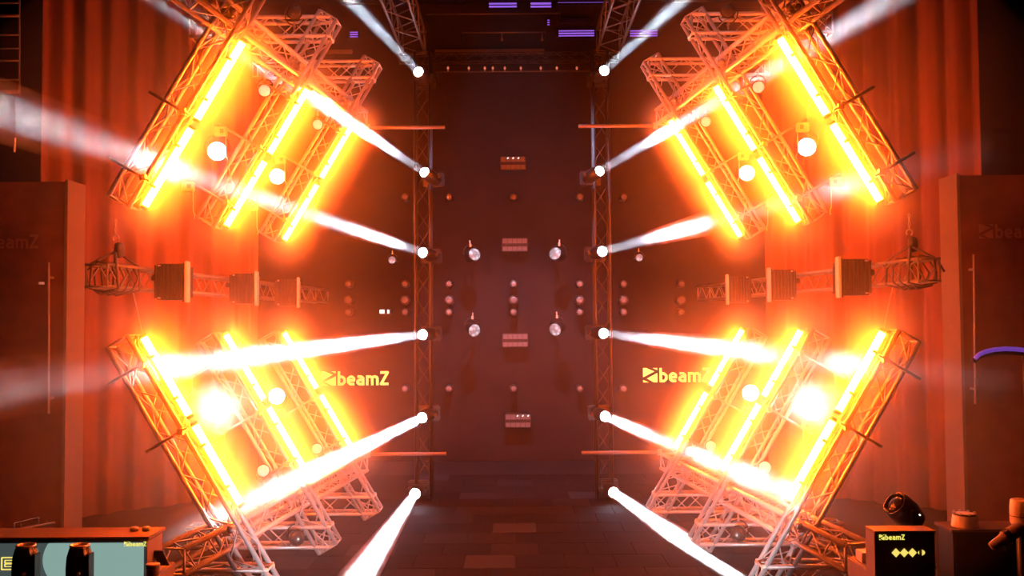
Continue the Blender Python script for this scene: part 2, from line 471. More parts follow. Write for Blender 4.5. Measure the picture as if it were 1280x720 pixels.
LY = 14.5
def lens_sym(sx, dx, py):
    return Vector((sx * dx / F * LY, LY, H + (404 - py) / F * LY))
LENS = [(117, 86.5), (109.5, 214), (112, 315), (112.5, 417.5), (113.5, 520.5), (123, 614.5)]
ORD = ['top', 'second', 'third', 'fourth', 'fifth', 'bottom']
EV = [(0.0, 1.0), (1.0, 1.0)]
BL = [  # end pixel, end distance, smoke density by picture column it passes, power
    ((395, -45), 11.2, [(525, .10), (480, .16), (440, .22), (400, .25)], 1),
    ((180, -18), 10.0, [(530, .07), (505, .12), (485, .9), (455, 3.5), (400, 4.0), (370, 1.2), (335, .6), (300, .25), (272, .5), (255, .6), (235, .25), (200, .05)], 1),
    ((-50, 122), 7.6, [(530, .07), (506, .14), (499, 2.5), (460, 4.0), (444, 3.0), (436, .8), (410, .9), (392, .35), (380, .0), (200, .0), (172, 1.5), (100, 3.4), (30, 5.0), (-40, 4.4)], .62),
    ((-50, 492), 7.6, [(530, .09), (502, .14), (495, 3.5), (450, 5.0), (394, 5.0), (388, .5), (378, 4.0), (290, 5.0), (265, 1.0), (235, 2.5), (210, 3.0), (185, 1.4), (130, 1.3), (85, 2.2), (62, .8), (40, 2.4), (-40, 2.8)], 1.1),
    ((180, 692), 8.6, [(530, 1.2), (505, 3.0), (480, 6.0), (300, 9.0), (272, 6.0), (262, 1.2), (250, 4.0), (225, 2.5), (212, .3), (198, .7), (185, .2)], 1.7),
    ((442, 732), 9.8, [(523, 1.8), (500, 4.0), (445, 6.0)], 2.0)]
BR = [
    ((885, -30), 11.2, [(760, .10), (800, .16), (870, .16)], 1),
    ((1120, -4), 10.0, [(754, .08), (800, .16), (826, .40), (850, .12), (980, .03), (1050, .16), (1085, .22), (1115, .03)], 1),
    ((925, 268), 11.0, [(757, .16), (798, .28), (810, 1.2), (823, 10.0), (868, 16.0), (876, 16.0), (884, 3.0), (890, .0)], .4),
    ((975, 444), 10.4, [(757, .14), (796, .22), (802, 1.6), (808, .6), (815, 7.0), (895, 8.0), (904, 1.0), (914, 9.0), (945, 14.0), (955, 8.0), (966, 2.0), (972, .05)], .5),
    ((965, 607), 9.9, [(759, 3.0), (785, 9.0), (800, 6.0), (812, 2.0), (830, .8), (850, .1), (905, .1), (920, 3.0), (930, 14.0), (950, 12.0), (961, .6)], .45),
    ((925, 726), 10.3, [(771, 1.8), (800, 4.0), (850, 6.0), (862, 1.6), (875, .5), (915, .25)], 1.8)]
def column_to_t(pos, end, px):
    """how far along the beam (0 lens, 1 end) it crosses picture column px"""
    inv = CM.inverted()
    a, b = inv @ pos, inv @ end
    k = (px - 640) / F
    # (ax + t dx) = -k (az + t dz)
    dx, dz = b.x - a.x, b.z - a.z
    return (-k * a.z - a.x) / (dx + k * dz)
for sx, BB in ((-1, BL), (1, BR)):
    side = 'left' if sx < 0 else 'right'
    for i, (dx, py) in enumerate(LENS):
        (ex, ey), ed, st, pw = BB[i]
        p_, e_ = lens_sym(sx, dx, py), W(ex, ey, ed)
        st = sorted((min(1.0, max(0.0, column_to_t(p_, e_, c))), v) for c, v in st)
        beam(p_, e_, 'the %s white beam of the %s column' % (ORD[i], side), st, 1.0, pw, i * 2 + (sx > 0))

# ------------------------------------------------------------------ lamps, arms and boxes on the sloping trusses
def lensdome(c, aim, r):
    return g_lathe(c, aim, [(r, 0.0), (r * 0.93, r * 0.16), (r * 0.72, r * 0.30), (r * 0.40, r * 0.38), (r * 0.05, r * 0.41)], 14)

def par_can(c, aim, r, lens_m, label, up, group, body=None):
    """short lamp can: c lens centre, aim its direction, up the way the yoke reaches"""
    c = Vector(c); aim = Vector(aim).normalized(); up = Vector(up)
    t = thing('par_can', c, label, 'stage light', group)
    bm_ = body or M['black']
    can_ = ob('can', g_lathe(c, aim, [(r * 0.45, -r * 2.3), (r * 0.75, -r * 2.2), (r * 1.0, -r * 1.5), (r * 1.08, -r * 0.2), (r * 1.12, 0.0), (r * 1.12, r * 0.14), (r * 1.0, r * 0.02)], 16), bm_, t, True)
    ob('lens', lensdome(c, aim, r * 1.0), lens_m, can_, True)
    s_ = up.cross(aim).normalized(); u_ = aim.cross(s_).normalized()
    if u_.dot(up) < 0: u_ = -u_
    p = c - aim * r * 1.1
    pts = [p + s_ * (r * 1.25)] + [p + s_ * (r * 1.35 * math.cos(R(a))) + u_ * (r * 0.5 + r * 1.35 * math.sin(R(a))) for a in range(0, 181, 30)] + [p - s_ * (r * 1.25)]
    ob('yoke', g_path(pts, r * 0.09), bm_, t, True)
    q = p + u_ * (r * 1.85)
    ob('clamp', join(g_box(q, (r * 0.35, r * 0.35, r * 0.5)), g_tube(q + u_ * (r * 0.2), q + u_ * (r * 0.8), r * 0.12, None, 6)), M['steel'], t)
    return t

def tube_at(z):
    f = (z - TUBE_OUT[1]) / (TUBE_IN[1] - TUBE_OUT[1])
    return TUBE_OUT[0] + (TUBE_IN[0] - TUBE_OUT[0]) * f

def outward(z0, t):
    return tube_at(z0) + _n.x * t, z0 + _n.y * t

CAM = Vector((0, 0, H))
for sx in (-1, 1):
    side = 'left' if sx < 0 else 'right'
    for sz in (1, -1):
        lev = 'upper' if sz > 0 else 'lower'
        for k in range(3):
            dy = -0.17
            arms = ((0.90, 0.50), (1.58, 0.50)) if k == 0 else ((0.90, 0.70), (1.58, 0.70), (2.20, 0.46))
            for j, (z0, te) in enumerate(arms):
                p0 = FR(sx, sz, k, *outward(z0, 0.02), dy); p1 = FR(sx, sz, k, *outward(z0, te), dy)
                t = thing('outrigger', p0, 'thin steel arm, %s from the tip, on the %s %s %s sloping truss' % (('third', 'second', 'first')[j] if k else ('second', 'first')[j], NEAR[k], lev, side), 'arm', 'arms on the sloping trusses')
                ob('pipe', g_tube(p0, p1, 0.016, None, 8), M['steel'], t, True)
                ob('clamp', g_box(FR(sx, sz, k, *outward(z0, 0.10), dy + 0.01), (0.06, 0.06, 0.06)), M['steel'], t)
            if k:
                for j, (z0, what) in enumerate(((0.90, 'outer'), (1.58, 'inner'))):
                    c = FR(sx, sz, k, *outward(z0, 0.63), dy)
                    c = c + Vector((0, -0.03, -sz * 0.075))
                    t = thing('control_box', c, 'small pale yellow control box, %s one, on the %s %s %s sloping truss' % (what, NEAR[k], lev, side), 'box', 'control boxes on the arms')
                    ax = (Vector((sx * 0.92, 0.30, -0.18)).normalized(), Vector((0, 1, 0)), Vector((0, 0, 1)))
                    cs_ = ob('case', g_bevbox(c, (0.15, 0.07, 0.115), 0.008), M['yellowbox'], t)
                    ob('display', g_box(c + Vector((-sx * 0.02, -0.037, 0.0)), (0.045, 0.006, 0.05)), M['greyblock'], cs_)
                    ob('cable', g_path([c + Vector((-sx * 0.06, 0, -0.05)), c + Vector((-sx * 0.066, -0.01, -0.18)), c + Vector((-sx * 0.064, 0, -0.30)), c + Vector((-sx * 0.085, 0, -0.36)), c + Vector((-sx * 0.075, 0.0, -0.40))], 0.007), M['yellowbox'], t, True)
                # big and small lamp
                x_, z_ = tube_at(1.58) + 0.59, 1.58
                c = FR(sx, sz, k, x_, z_, dy - 0.03)
                aim = (CAM + Vector((sx * 0.5, 0, 0.3)) - c)
                hot = sz < 0
                m_ = M['par_hot'] if (hot and k == 1) else (M['par_warm'] if hot else (M['par_bright'] if (sx < 0 and k == 1) else M['par_lens']))
                par_can(c, aim, 0.112, m_, 'white glaring lamp beside the %s %s %s sloping truss' % (NEAR[k], lev, side), (0, 0, sz), 'lamps on the side arms')
                c = FR(sx, sz, k, tube_at(2.33) + 0.45, 2.33, dy - 0.03)
                par_can(c, CAM + Vector((sx * 2, 4, 0)) - c, 0.072, M['par_soft'], 'small dim round lamp near the tip of the %s %s %s truss' % (NEAR[k], lev, side), (0, 0, sz), 'small lamps on the side arms')
        # unlit lamp on the level truss of the middle frame
        c = W(368, 15, 11.2) if (sx < 0 and sz > 0) else W(910, 13, 11.2) if sz > 0 else W(371, 672, 11.2) if sx < 0 else W(923, 667, 11.2)
        par_can(c, CAM + Vector((0, 0, -0.2)) - c, 0.088, M['lensgrey'], 'unlit black lamp clamped to the middle %s %s level truss' % (lev, side), (0, 0, -sz), 'unlit lamps on the level trusses')
        # ballast / connector clusters where the long truss meets the first frame
        for k in range(3):
            q = FR(sx, sz, k, 2.88, 2.62, -0.20)
            t = thing('coupler', q, 'steel coupler joining the long truss to the %s %s %s sloping truss' % (NEAR[k], lev, side), 'coupler', 'couplers at the frame joints')
            ob('plate', g_bevbox(q, (0.12, 0.05, 0.10), 0.01), M['steel'], t)
            for e in (-1, 1):
                ob('ring', g_tube(q + Vector((e * 0.045, -0.045, 0.02)), q + Vector((e * 0.045, 0.045, 0.02)), 0.035, None, 10), M['steel'], t, True)
                ob('bolt', g_tube(q + Vector((e * 0.045, -0.06, -0.03)), q + Vector((e * 0.045, -0.02, -0.03)), 0.012, None, 6), M['alu'], t)

# added fill lamps out of view that whiten the trusses and cool the middle
def add_fill(pos, target, watts, ang, label, color=(1.0, 0.90, 0.95), up=(0, 0, 1)):
    pos, target = Vector(pos), Vector(target)
    aim = (target - pos).normalized()
    par_can(pos, aim, 0.11, M['par_far'], label, up, 'wash lamps')
    la = bpy.data.lights.new('wash_lamp', 'SPOT'); la.energy = watts; la.spot_size = R(ang); la.spot_blend = 0.6; la.shadow_soft_size = 0.06; la.color = color
    lo = bpy.data.objects.new('wash_lamp', la); col.objects.link(lo)
    x, y, z = frame_z(-aim); q = pos + aim * 0.07
    lo.matrix_world = Matrix(((x.x, y.x, z.x, q.x), (x.y, y.y, z.y, q.y), (x.z, y.z, z.z, q.z), (0, 0, 0, 1)))
for sx in (-1, 1):
    side = 'left' if sx < 0 else 'right'
    add_fill((sx * 0.9, 8.9, 7.9), (sx * 2.6, 11.6, H + 3.6), FILL_W, 40, 'wash lamp hung high above the %s trusses' % side)
    add_fill((sx * 0.9, 7.4, 0.16), (sx * 2.35, 11.0, 1.2), FILL_W * 13, 52, 'wash lamp on the floor before the %s trusses' % side)
add_fill((0.0, 13.6, 8.9), (0.2, 17.2, H - 0.6), FILL_W * 110, 50, 'cool wash lamp high over the middle of the stage', (0.62, 0.66, 1.0))
# ------------------------------------------------------------------ dark towers behind and trusses overhead
for sx in (-1, 1):
    side = 'left' if sx < 0 else 'right'
    truss('tower_truss', 'black upright truss tower holding the %s column of beam lights' % side,
          (sx * 1.46, 15.02, 0), (sx * 1.46, 15.02, H + 4.45), (0, 1, 0), size=0.29, bay=0.36, m=M['black_truss'], group='black towers')
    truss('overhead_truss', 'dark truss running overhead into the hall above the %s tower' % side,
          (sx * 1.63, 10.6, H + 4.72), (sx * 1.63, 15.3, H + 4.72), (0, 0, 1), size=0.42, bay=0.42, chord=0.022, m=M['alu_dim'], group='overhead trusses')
truss('rear_truss', 'black truss across the rear wall before the ochre strip', (-2.3, 18.75, H + 5.46), (2.2, 18.75, H + 5.46), (0, 0, 1),
      size=0.20, bay=0.26, chord=0.014, m=M['black_truss'])

for x_ in (-2.0, 1.9):
    b_ = bpy.data.objects['rear_truss']
    ob('wall_bracket', g_box((x_, 19.0, H + 5.46), (0.05, 0.45, 0.05)), M['black_truss'], b_)
# ------------------------------------------------------------------ mid-height side trusses with flood panels, hoists and wires
for sx in (-1, 1):
    side = 'left' if sx < 0 else 'right'
    def SP(y, dx=0.0, dz=0.0, _s=sx):
        return Vector((_s * (4.62 - 0.105 * (y - 10.2) + dx), y, ZM + dz))
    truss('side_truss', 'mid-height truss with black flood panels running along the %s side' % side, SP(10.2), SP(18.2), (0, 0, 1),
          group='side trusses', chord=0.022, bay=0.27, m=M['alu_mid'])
    for k, y in enumerate((11.3, 13.5, 15.3)):
        c = SP(y, -0.36, -0.03)
        t = thing('flood_panel', c, 'black ribbed flood panel, %s of three on the %s side truss' % (NEAR[k], side), 'flood light', 'flood panels on the side trusses')
        bd_ = ob('body', g_bevbox(c + Vector((sx * 0.02, 0.0, 0)), (0.36, 0.36, 0.44), 0.03), M['black'], t)
        for e in range(7):
            ob('rib', g_box(c + Vector((sx * (-0.11 + e * 0.048), -0.185, 0)), (0.018, 0.035, 0.40)), M['black'], bd_)
        ob('front_plate', g_bevbox(c + Vector((-sx * 0.185, -0.12, 0)), (0.028, 0.13, 0.50), 0.006), M['pale_metal'], t)
        ob('gasket', g_box(c + Vector((-sx * 0.163, -0.12, -0.01)), (0.016, 0.15, 0.47)), M['black'], t)
        ob('hanger', g_bevbox(c + Vector((sx * 0.22, 0, 0.06)), (0.14, 0.10, 0.08), 0.01), M['black'], t)
        for e in (-1, 1):
            ob('screw', g_tube(c + Vector((sx * 0.13, -0.17, e * 0.195)), c + Vector((sx * 0.13, -0.21, e * 0.195)), 0.013, None, 6), M['steel'], t)
    # hoist with chain
    c = SP(10.55, -0.02, 0.36)
    t = thing('chain_hoist', c, 'chain hoist with sling above the near end of the %s side truss' % side, 'hoist', 'chain hoists')
    ob('motor', g_lathe(c + Vector((0.04, 0, -0.05)), (0, 0, 1), [(0.02, -0.09), (0.05, -0.07), (0.058, 0.0), (0.05, 0.07), (0.02, 0.09)], 12), M['black'], t, True)
    ob('hook', g_arc(c + Vector((0, 0, 0.09)), (1, 0, 0), (0, 0, 1), 0.035, -60, 230, 0.010), M['steel'], t, True)
    top = Vector((c.x, c.y, FR(sx, 1, 0, *TUBE_OUT).z - 0.02))
    zc = c.z + 0.12; i_ = 0
    while zc < top.z:
        X = (1, 0, 0) if i_ % 2 else (0, 1, 0)
        ob('chain_link', g_path([Vector((c.x, c.y, zc + 0.026)) + Vector(X) * (0.012 * math.cos(R(a))) + Vector((0, 0, 0.028 * math.sin(R(a)))) for a in range(0, 361, 60)], 0.005, 4), M['steel'], t)
        zc += 0.046; i_ += 1
    for e in (-1, 1):
        q = c + Vector((0, e * 0.30, -0.22))
        ob('sling', g_path([c + Vector((0, 0, -0.06)), q + Vector((0.14, 0, 0)), q + Vector((0.16, 0, -0.28)), q + Vector((0, 0, -0.32)), q + Vector((-0.16, 0, -0.28)), q + Vector((-0.14, 0, 0)), c + Vector((0, 0, -0.06))], 0.014), M['rubber'], t, True)
    # loose cable wound on the truss and the thin wire below it
    t = thing('loose_cable', SP(10.3), 'black cable wound around the near end of the %s side truss' % side, 'cable', 'loose cables')
    pts = []
    for i_ in range(26):
        a = i_ * 0.9
        q = SP(10.25 + i_ * 0.022)
        pts.append(q + Vector((0.20 * math.cos(a), 0, 0.19 * math.sin(a) - 0.02)))
    ob('loops', g_path(pts, 0.013), M['rubber'], t, True)
    t = thing('hanging_wire', SP(11.2, 0, -0.15), 'thin pale wire hanging below the %s side truss' % side, 'wire', 'hanging wires')
    ob('wire', g_path([SP(11.2, 0.12, -0.12), SP(11.2, 0.05, -0.40), SP(11.2, -0.02, -0.72)], 0.008), M['pale_metal'], t, True)

# ------------------------------------------------------------------ wings and curtains
def wing(sx):
    side = 'left' if sx < 0 else 'right'
    x0 = 5.84; zt = H + 1.90
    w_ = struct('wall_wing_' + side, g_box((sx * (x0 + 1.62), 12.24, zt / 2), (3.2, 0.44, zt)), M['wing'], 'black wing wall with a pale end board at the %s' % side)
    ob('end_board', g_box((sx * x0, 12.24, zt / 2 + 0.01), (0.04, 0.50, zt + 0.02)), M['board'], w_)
    return w_
wings = {sx: wing(sx) for sx in (-1, 1)}

def curtain(sx):
    side = 'left' if sx < 0 else 'right'
    a = Vector((sx * 6.9, 13.4)); b = Vector((sx * 4.3, 15.6))
    n_ = 240; v, f = [], []
    d = (b - a); L = d.length; d.normalize(); nn = Vector((-d.y, d.x))
    rr = random.Random(3 + sx)
    ph = [rr.uniform(0, 6.28) for _ in range(4)]
    for i in range(n_ + 1):
        t_ = L * i / n_
        o = 0.06 * math.sin(t_ * 17 + ph[0] + 1.2 * math.sin(t_ * 2.3 + ph[1])) + 0.014 * math.sin(t_ * 31 + ph[2]) + 0.05 * math.sin(t_ * 5.5 + ph[3])
        for z in (0.02, 3.0, 9.3):
            k = 1.0 if z < 3.5 else 0.75
            p = a + d * t_ + nn * (o * k)
            v.append((p.x, p.y, z))
    for i in range(n_):
        for j in range(2):
            q = i * 3 + j
            f.append((q, q + 3, q + 4, q + 1))
    t = thing('stage_curtain', (a.x, a.y, 0), 'dark velvet stage curtain hanging in folds at the %s' % side, 'curtain', 'stage curtains')
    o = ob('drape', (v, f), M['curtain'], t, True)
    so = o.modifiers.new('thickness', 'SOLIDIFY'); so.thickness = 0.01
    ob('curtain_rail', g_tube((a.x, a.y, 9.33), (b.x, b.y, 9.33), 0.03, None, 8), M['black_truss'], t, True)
for sx in (-1, 1): curtain(sx)

# lettering ---------------------------------------------------------------
LOGO = [[(0, 1.0), (0.22, 1.0), (0.80, 0.76), (0, 0.36)], [(1, 0.66), (1, 0), (0.74, 0), (0.26, 0.27)],
        [(0.66, 1.0), (1, 1.0), (1, 0.84)], [(0, 0), (0.42, 0), (0, 0.17)]]
SW = 0.18
GLYPH = {   # stroke centre lines, x-height 0.7, ascender 1.0; last entry the advance
    'b': ([[(.09, 0), (.09, 1.0)], [(.09, .61), (.33, .61), (.48, .47), (.48, .23), (.33, .09), (.09, .09)]], .66),
    'e': ([[(.52, .09), (.24, .09), (.09, .22), (.09, .48), (.24, .61), (.36, .61), (.49, .49), (.49, .345), (.12, .345)]], .66),
    'a': ([[(.08, .61), (.36, .61), (.48, .50), (.48, 0)], [(.48, .38), (.22, .38), (.09, .30), (.09, .18), (.22, .09), (.48, .09)]], .68),
    'm': ([[(.09, 0), (.09, .70)], [(.09, .61), (.33, .61), (.45, .51), (.45, 0)], [(.45, .55), (.55, .61), (.69, .61), (.81, .51), (.81, 0)]], .98),
    'Z': ([[(.04, .90), (.56, .90), (.09, .09), (.62, .09)]], .68)}
def text_geo(body, width):
    """flat lettering built from strokes, with the emblem before it; lower left corner at the origin of its x-z plane"""
    v, f = [], []
    def poly(pts):
        o_ = len(v); v.extend(Vector((x, 0, z)) for x, z in pts); f.append(tuple(range(o_, o_ + len(pts))))
    for pl in LOGO: poly(pl)
    pen = 1.14
    for ch in body:
        strokes, adv = GLYPH[ch]
        for st in strokes:
            for (ax, az), (bx, bz) in zip(st, st[1:]):
                dx, dz = bx - ax, bz - az; L = math.hypot(dx, dz); nx, nz = -dz / L * SW / 2, dx / L * SW / 2
                poly([(pen + ax - nx, az - nz), (pen + bx - nx, bz - nz), (pen + bx + nx, bz + nz), (pen + ax + nx, az + nz)])
            for (ax, az) in st[1:-1]:
                poly([(pen + ax + SW / 2 * math.cos(R(22.5 + 45 * i)), az + SW / 2 * math.sin(R(22.5 + 45 * i))) for i in range(8)])
        pen += adv
    k = width / (pen - 0.04)
    # hair-thin steps in depth keep the overlapping strokes from coinciding
    out = []
    dep = {}
    for n_, q in enumerate(f):
        for i in q: dep[i] = n_
    return [Vector((q.x * k, -1e-4 * dep[i] * k, q.z * k)) for i, q in enumerate(v)], f
def put_text(body, p_left, p_right, m, parent):
    """p_left/p_right: lower corners, the writing faces the viewer side of the hall"""
    p_left, p_right = Vector(p_left), Vector(p_right)
    X = (p_right - p_left); wd = X.length; X.normalize()
    v, f = text_geo(body, wd)
    v = [p_left + X * q.x + Vector((0, q.y, 0)) + Vector((0, 0, q.z)) for q in v]
    o = ob('lettering', (v, f), m, parent)
    return o

for (x0, x1, py, side) in ((402, 486, 482, 'left'), (804, 889, 478, 'right')):
    a = W(x0, py, 18.9); b = W(x1, py, 18.9); b.z = a.z
    t = thing('logo_sign', a, 'yellow lit beamZ sign on the rear wall at the %s' % side, 'sign', 'lit signs on the rear wall')
    put_text('beamZ', a, b, M['sign'], t)
    for f_ in (0.28, 0.72):
        q = a.lerp(b, f_)
        ob('wall_fixing', g_box((q.x, (18.905 + YB) / 2, q.z + 0.10), (0.03, YB - 18.905, 0.05)), M['wing'], t)
for sx, x0, x1, py in ((-1, -36, 48, 311), (1, 1224, 1308, 298)):
    a = W(x0, py, 12.0); b = W(x1, py, 12.0); b.z = a.z
    o = put_text('beamZ', a, b, M['print'], wings[sx])

# ------------------------------------------------------------------ rear wall: lamps, strobes, violet panels, pipes
COLS = [-206, -135, -80, 1, 84, 139, 211]
ROWS = [(246, 0.062, (2, 3, 4, 1, 5)), (355, 0.062, range(7)), (375, 0.080, range(7)), (390, 0.062, range(7)), (486, 0.062, (1, 2, 3, 4, 5))]
RN = ['top', 'second', 'third', 'fourth', 'bottom']; CN = ['first', 'second', 'third', 'fourth', 'fifth', 'sixth', 'seventh']
for r_, (py, rad, cs) in enumerate(ROWS):
    for c_ in cs:
        p = W(641 + COLS[c_], py, 18.86)
        t = thing('wall_lamp', p, 'dim round lens, %s row, %s column from the left, on the rear wall' % (RN[r_], CN[c_]), 'lamp', 'dim round lamps on the rear wall')
        hs_ = ob('housing', g_lathe(p, (0, -1, 0), [(rad * 1.1, -0.34), (rad * 1.25, -0.30), (rad * 1.25, -0.02), (rad * 1.12, 0.02), (rad * 1.02, 0.0)], 14), M['black'], t, True)
        ob('lens', lensdome(p, (0, -1, 0), rad), M['lensoff'], hs_, True)
for k, (px, py) in enumerate(((593, 318), (694, 317), (593, 413), (694, 412))):
    p = W(px, py, 18.3); sx = -1 if px < 640 else 1
    up = 1 if py < 360 else -1
    t = par_can(p, Vector((-sx * 0.55, -1, up * 0.25)), 0.125, M['par_far'], 'white multi-lens lamp, %s %s of the four on the rear wall' % ('upper' if up > 0 else 'lower', 'left' if sx < 0 else 'right'), (0, 0, 1), 'four white lamps on the rear wall')
    ob('wall_bracket', g_box(p + Vector((0, 0.62, 0.1)), (0.06, 0.62, 0.06)), M['black'], t)
for (px, py) in ((490, 325), (799, 322)):
    p = W(px, py, 18.3)
    t = par_can(p, (0, -1, -0.1), 0.07, M['par_far'], 'small grey white lamp at the %s of the rear wall' % ('left' if px < 640 else 'right'), (0, 0, 1), 'small lamps on the rear wall')
    ob('wall_bracket', g_box(p + Vector((0, 0.55, 0.05)), (0.05, 0.72, 0.05)), M['black'], t)
for k, (px, py) in enumerate(((641.5, 204), (643.5, 306), (644, 425.5), (647.5, 526))):
    p = W(px, py, 18.95)
    t = thing('strobe_panel', p, 'rectangular strobe with two pale bands, %s from the top on the rear wall' % RN[k if k < 3 else 3], 'strobe light', 'strobes on the rear wall')
    ob('case', g_bevbox(p + Vector((0, 0.12, 0)), (0.54, 0.24, 0.29), 0.02), M['black'], t)
    for e, hh in ((0.078, 0.10), (-0.082, 0.09)):
        b_ = ob('light_band', g_box(p + Vector((0, -0.006, e)), (0.50, 0.02, hh)), M['lensoff'], t)
        for i_ in range(4):
            ob('divider', g_box(p + Vector((-0.15 + i_ * 0.10, -0.018, e)), (0.008, 0.008, hh)), M['black'], b_)
    ob('reflector', g_box(p + Vector((0, -0.004, 0)), (0.50, 0.012, 0.05)), M['lensgrey'], t)
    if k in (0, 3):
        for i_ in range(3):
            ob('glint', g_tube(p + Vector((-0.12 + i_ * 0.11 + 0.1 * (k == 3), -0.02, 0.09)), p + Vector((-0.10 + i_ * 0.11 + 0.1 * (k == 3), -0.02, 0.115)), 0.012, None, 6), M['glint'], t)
for (px, py, w_, h_) in ((477.5, 389.5, 0.09, 0.075), (485.3, 389.5, 0.032, 0.075)):
    p = W(px, py, 18.9)
    t = thing('indicator_light', p, 'tiny %s white indicator light on the rear wall' % ('square' if w_ > 0.05 else 'narrow upright'), 'light')
    ob('case', g_box(p + Vector((0, 0.16, 0)), (w_ * 1.5, 0.28, h_ * 1.4)), M['black'], t)
    ob('glass', g_box(p, (w_, 0.05, h_)), M['glint'], t)

# glowing violet panels added in place of violet-lit corrugated sheeting
glow_rects = [(350, -12, 400, 5), (428, -14, 480, 5), (492, -14, 512, 6), (545, -14, 566, 5), (570, -14, 580, 5), (610, -14, 647, 11), (662, -14, 690, 11), (696, -14, 762, 5), (792, -14, 824, 3),
        (697, 37, 744, 47), (786, 37, 823, 47), (436, 39, 449, 48), (683, 24, 688, 33), (700, 24, 738, 27)]
for k, (x0, y0, x1, y1) in enumerate(glow_rects):
    a = W(x0, y1, 19.14); b = W(x1, y0, 19.14)
    c = (a + b) / 2; ww = abs(b.x - a.x); hh = abs(b.z - a.z)
    t = bpy.data.objects.new('window_%d' % (k + 1), None); col.objects.link(t); t.location = c
    tag(t, 'violet lit window with dark slats high on the rear wall', None, 'violet windows', 'structure')
    ob('pane', g_box((c.x, 19.16, c.z), (ww, 0.02, hh)), M['purple'], t)
    ob('window_frame', join(*[g_box(q, z_) for q, z_ in (((c.x, 19.13, a.z), (ww + 0.08, 0.08, 0.016)), ((c.x, 19.13, b.z), (ww + 0.08, 0.08, 0.016)), ((a.x, 19.13, c.z), (0.04, 0.08, hh)), ((b.x, 19.13, c.z), (0.04, 0.08, hh)))]), M['ceiling'], t)
    ns = max(1, int(hh / 0.075))
    for i_ in range(ns):
        ob('slat', g_box((c.x, 19.12, a.z + hh * (i_ + 1) / (ns + 1)), (ww, 0.05, 0.007)), M['ceiling'], t)
# ochre strip and pipes
p = W(612, 64.5, 19.1)
tag(ob('ochre_strip', g_bevbox((p.x, 19.12, p.z), (2.30, 0.06, 0.11), 0.01), M['olive']), 'dull ochre strip high on the rear wall behind the truss', 'panel')
p = W(412, 64.5, 19.1)
tag(ob('ochre_strip', g_bevbox((p.x, 19.12, p.z), (0.95, 0.06, 0.08), 0.01), M['olive']), 'short ochre strip high on the rear wall toward the left', 'panel')
for (x0, x1, py, nm) in ((578, 682, 41, 'middle'), (532, 700, 18, 'upper'), (545, 742, 90, 'lower')):
    a = W(x0, py, 18.7); b = W(x1, py, 18.7); b.z = a.z
    t = thing('rear_pipe', a, 'thin %s pipe hung level before the rear wall' % nm, 'pipe', 'pipes before the rear wall')
    ob('pipe', g_tube(a, b, 0.016, None, 8), M['alu_dim'], t, True)
    for e in (a, b):
        ob('bracket', g_box((e.x, 18.95, e.z), (0.03, 0.5, 0.03)), M['black_truss'], t)
for px in (627.5, 677.5):
    a = W(px, 42, 18.7)
    t = thing('hanging_hook', a, 'small hook hanging from the middle pipe at the %s' % ('left' if px < 650 else 'right'), 'hook', 'hooks on the rear pipe')
    ob('rod', g_tube(a, a - Vector((0, 0, 0.10)), 0.014, None, 6), M['alu_dim'], t)
    ob('weight', g_box(a - Vector((0, 0, 0.125)), (0.05, 0.05, 0.04)), M['olive'], t)
for k, px in enumerate((560, 586, 606, 616, 631, 651, 676, 696, 721)):
    a = W(px, 85, 18.7)
    t = thing('tiny_lamp', a, 'tiny dim bulb, %s from the left in the row under the ochre strip' % ('first', 'second', 'third', 'fourth', 'fifth', 'sixth', 'seventh', 'eighth', 'ninth')[k], 'bulb', 'row of tiny bulbs')
    ob('bulb', g_lathe(a, (0, 0, -1), [(0.012, -0.03), (0.024, 0.0), (0.022, 0.02), (0.008, 0.035)], 8), M['bulb'], t, True)
    ob('cap', g_tube(a + Vector((0, 0, 0.0)), a - Vector((0, 0, 0.07)), 0.012, None, 6), M['steel'], t)

# ------------------------------------------------------------------ side walls details
t = thing('ladder_rack', W(12, 118, 11.0), 'dim rack of level bars high at the left edge', 'rack')
for py, th in ((20, 0.020), (44, 0.011), (61, 0.010), (76, 0.014), (100, 0.010), (115, 0.022), (4, 0.012)):
    a = W(-30, py, 11.0); b = W(23, py, 11.0); b.z = a.z
    ob('bar', g_tube(a, b, th, None, 8), M['alu_dim'], t, True)
for px in (-20, 24):
    ob('upright', g_tube(W(px, 120, 11.05), W(px, -240, 11.05), 0.014, None, 8), M['black_truss'], t, True)
ob('hook', g_tube(W(19, 172, 11.0), W(18, 190, 11.0), 0.012, None, 6), M['alu'], t)
ob('hook_wire', g_tube(W(19, 118, 11.02), W(19, 173, 11.02), 0.004, None, 5), M['black_truss'], t)
for (px, y0, y1, side) in ((61, 328, 517, 'left'), (1217, 318, 505, 'right')):
    a = W(px, y0, 11.90); b = W(px + (2 if side == 'right' else 0), y1, 11.90)
    t = thing('thin_pole', b, 'thin upright pole fixed to the %s wing wall' % side, 'pole', 'poles on the wing walls')
    ob('pole', g_tube(a, b, 0.013, None, 8), M['pale_metal'], t, True)
    for q in (a.lerp(b, 0.1), a.lerp(b, 0.9)):
        ob('bracket', g_box(q + Vector((0, 0.058, 0)), (0.03, 0.10, 0.03)), M['steel'], t)
    if side == 'left':
        ob('indicator', g_box(W(52, 354, 11.95), (0.05, 0.05, 0.03)), M['bulb'], t)
pts = [W(x, y, 9.2) for x, y in ((1219, 448), (1224, 443), (1232, 439.5), (1243, 437), (1256, 436), (1270, 436.5), (1284, 438), (1300, 441))]
t = thing('led_arc', pts[0], 'violet curved LED strip glowing at the right edge', 'light strip')
ob('strip', g_path(pts, 0.022, 8), M['purple_led'], t, True)
ob('channel', g_path([q + Vector((0, 0.04, -0.03)) for q in pts], 0.03, 8), M['black'], t, True)
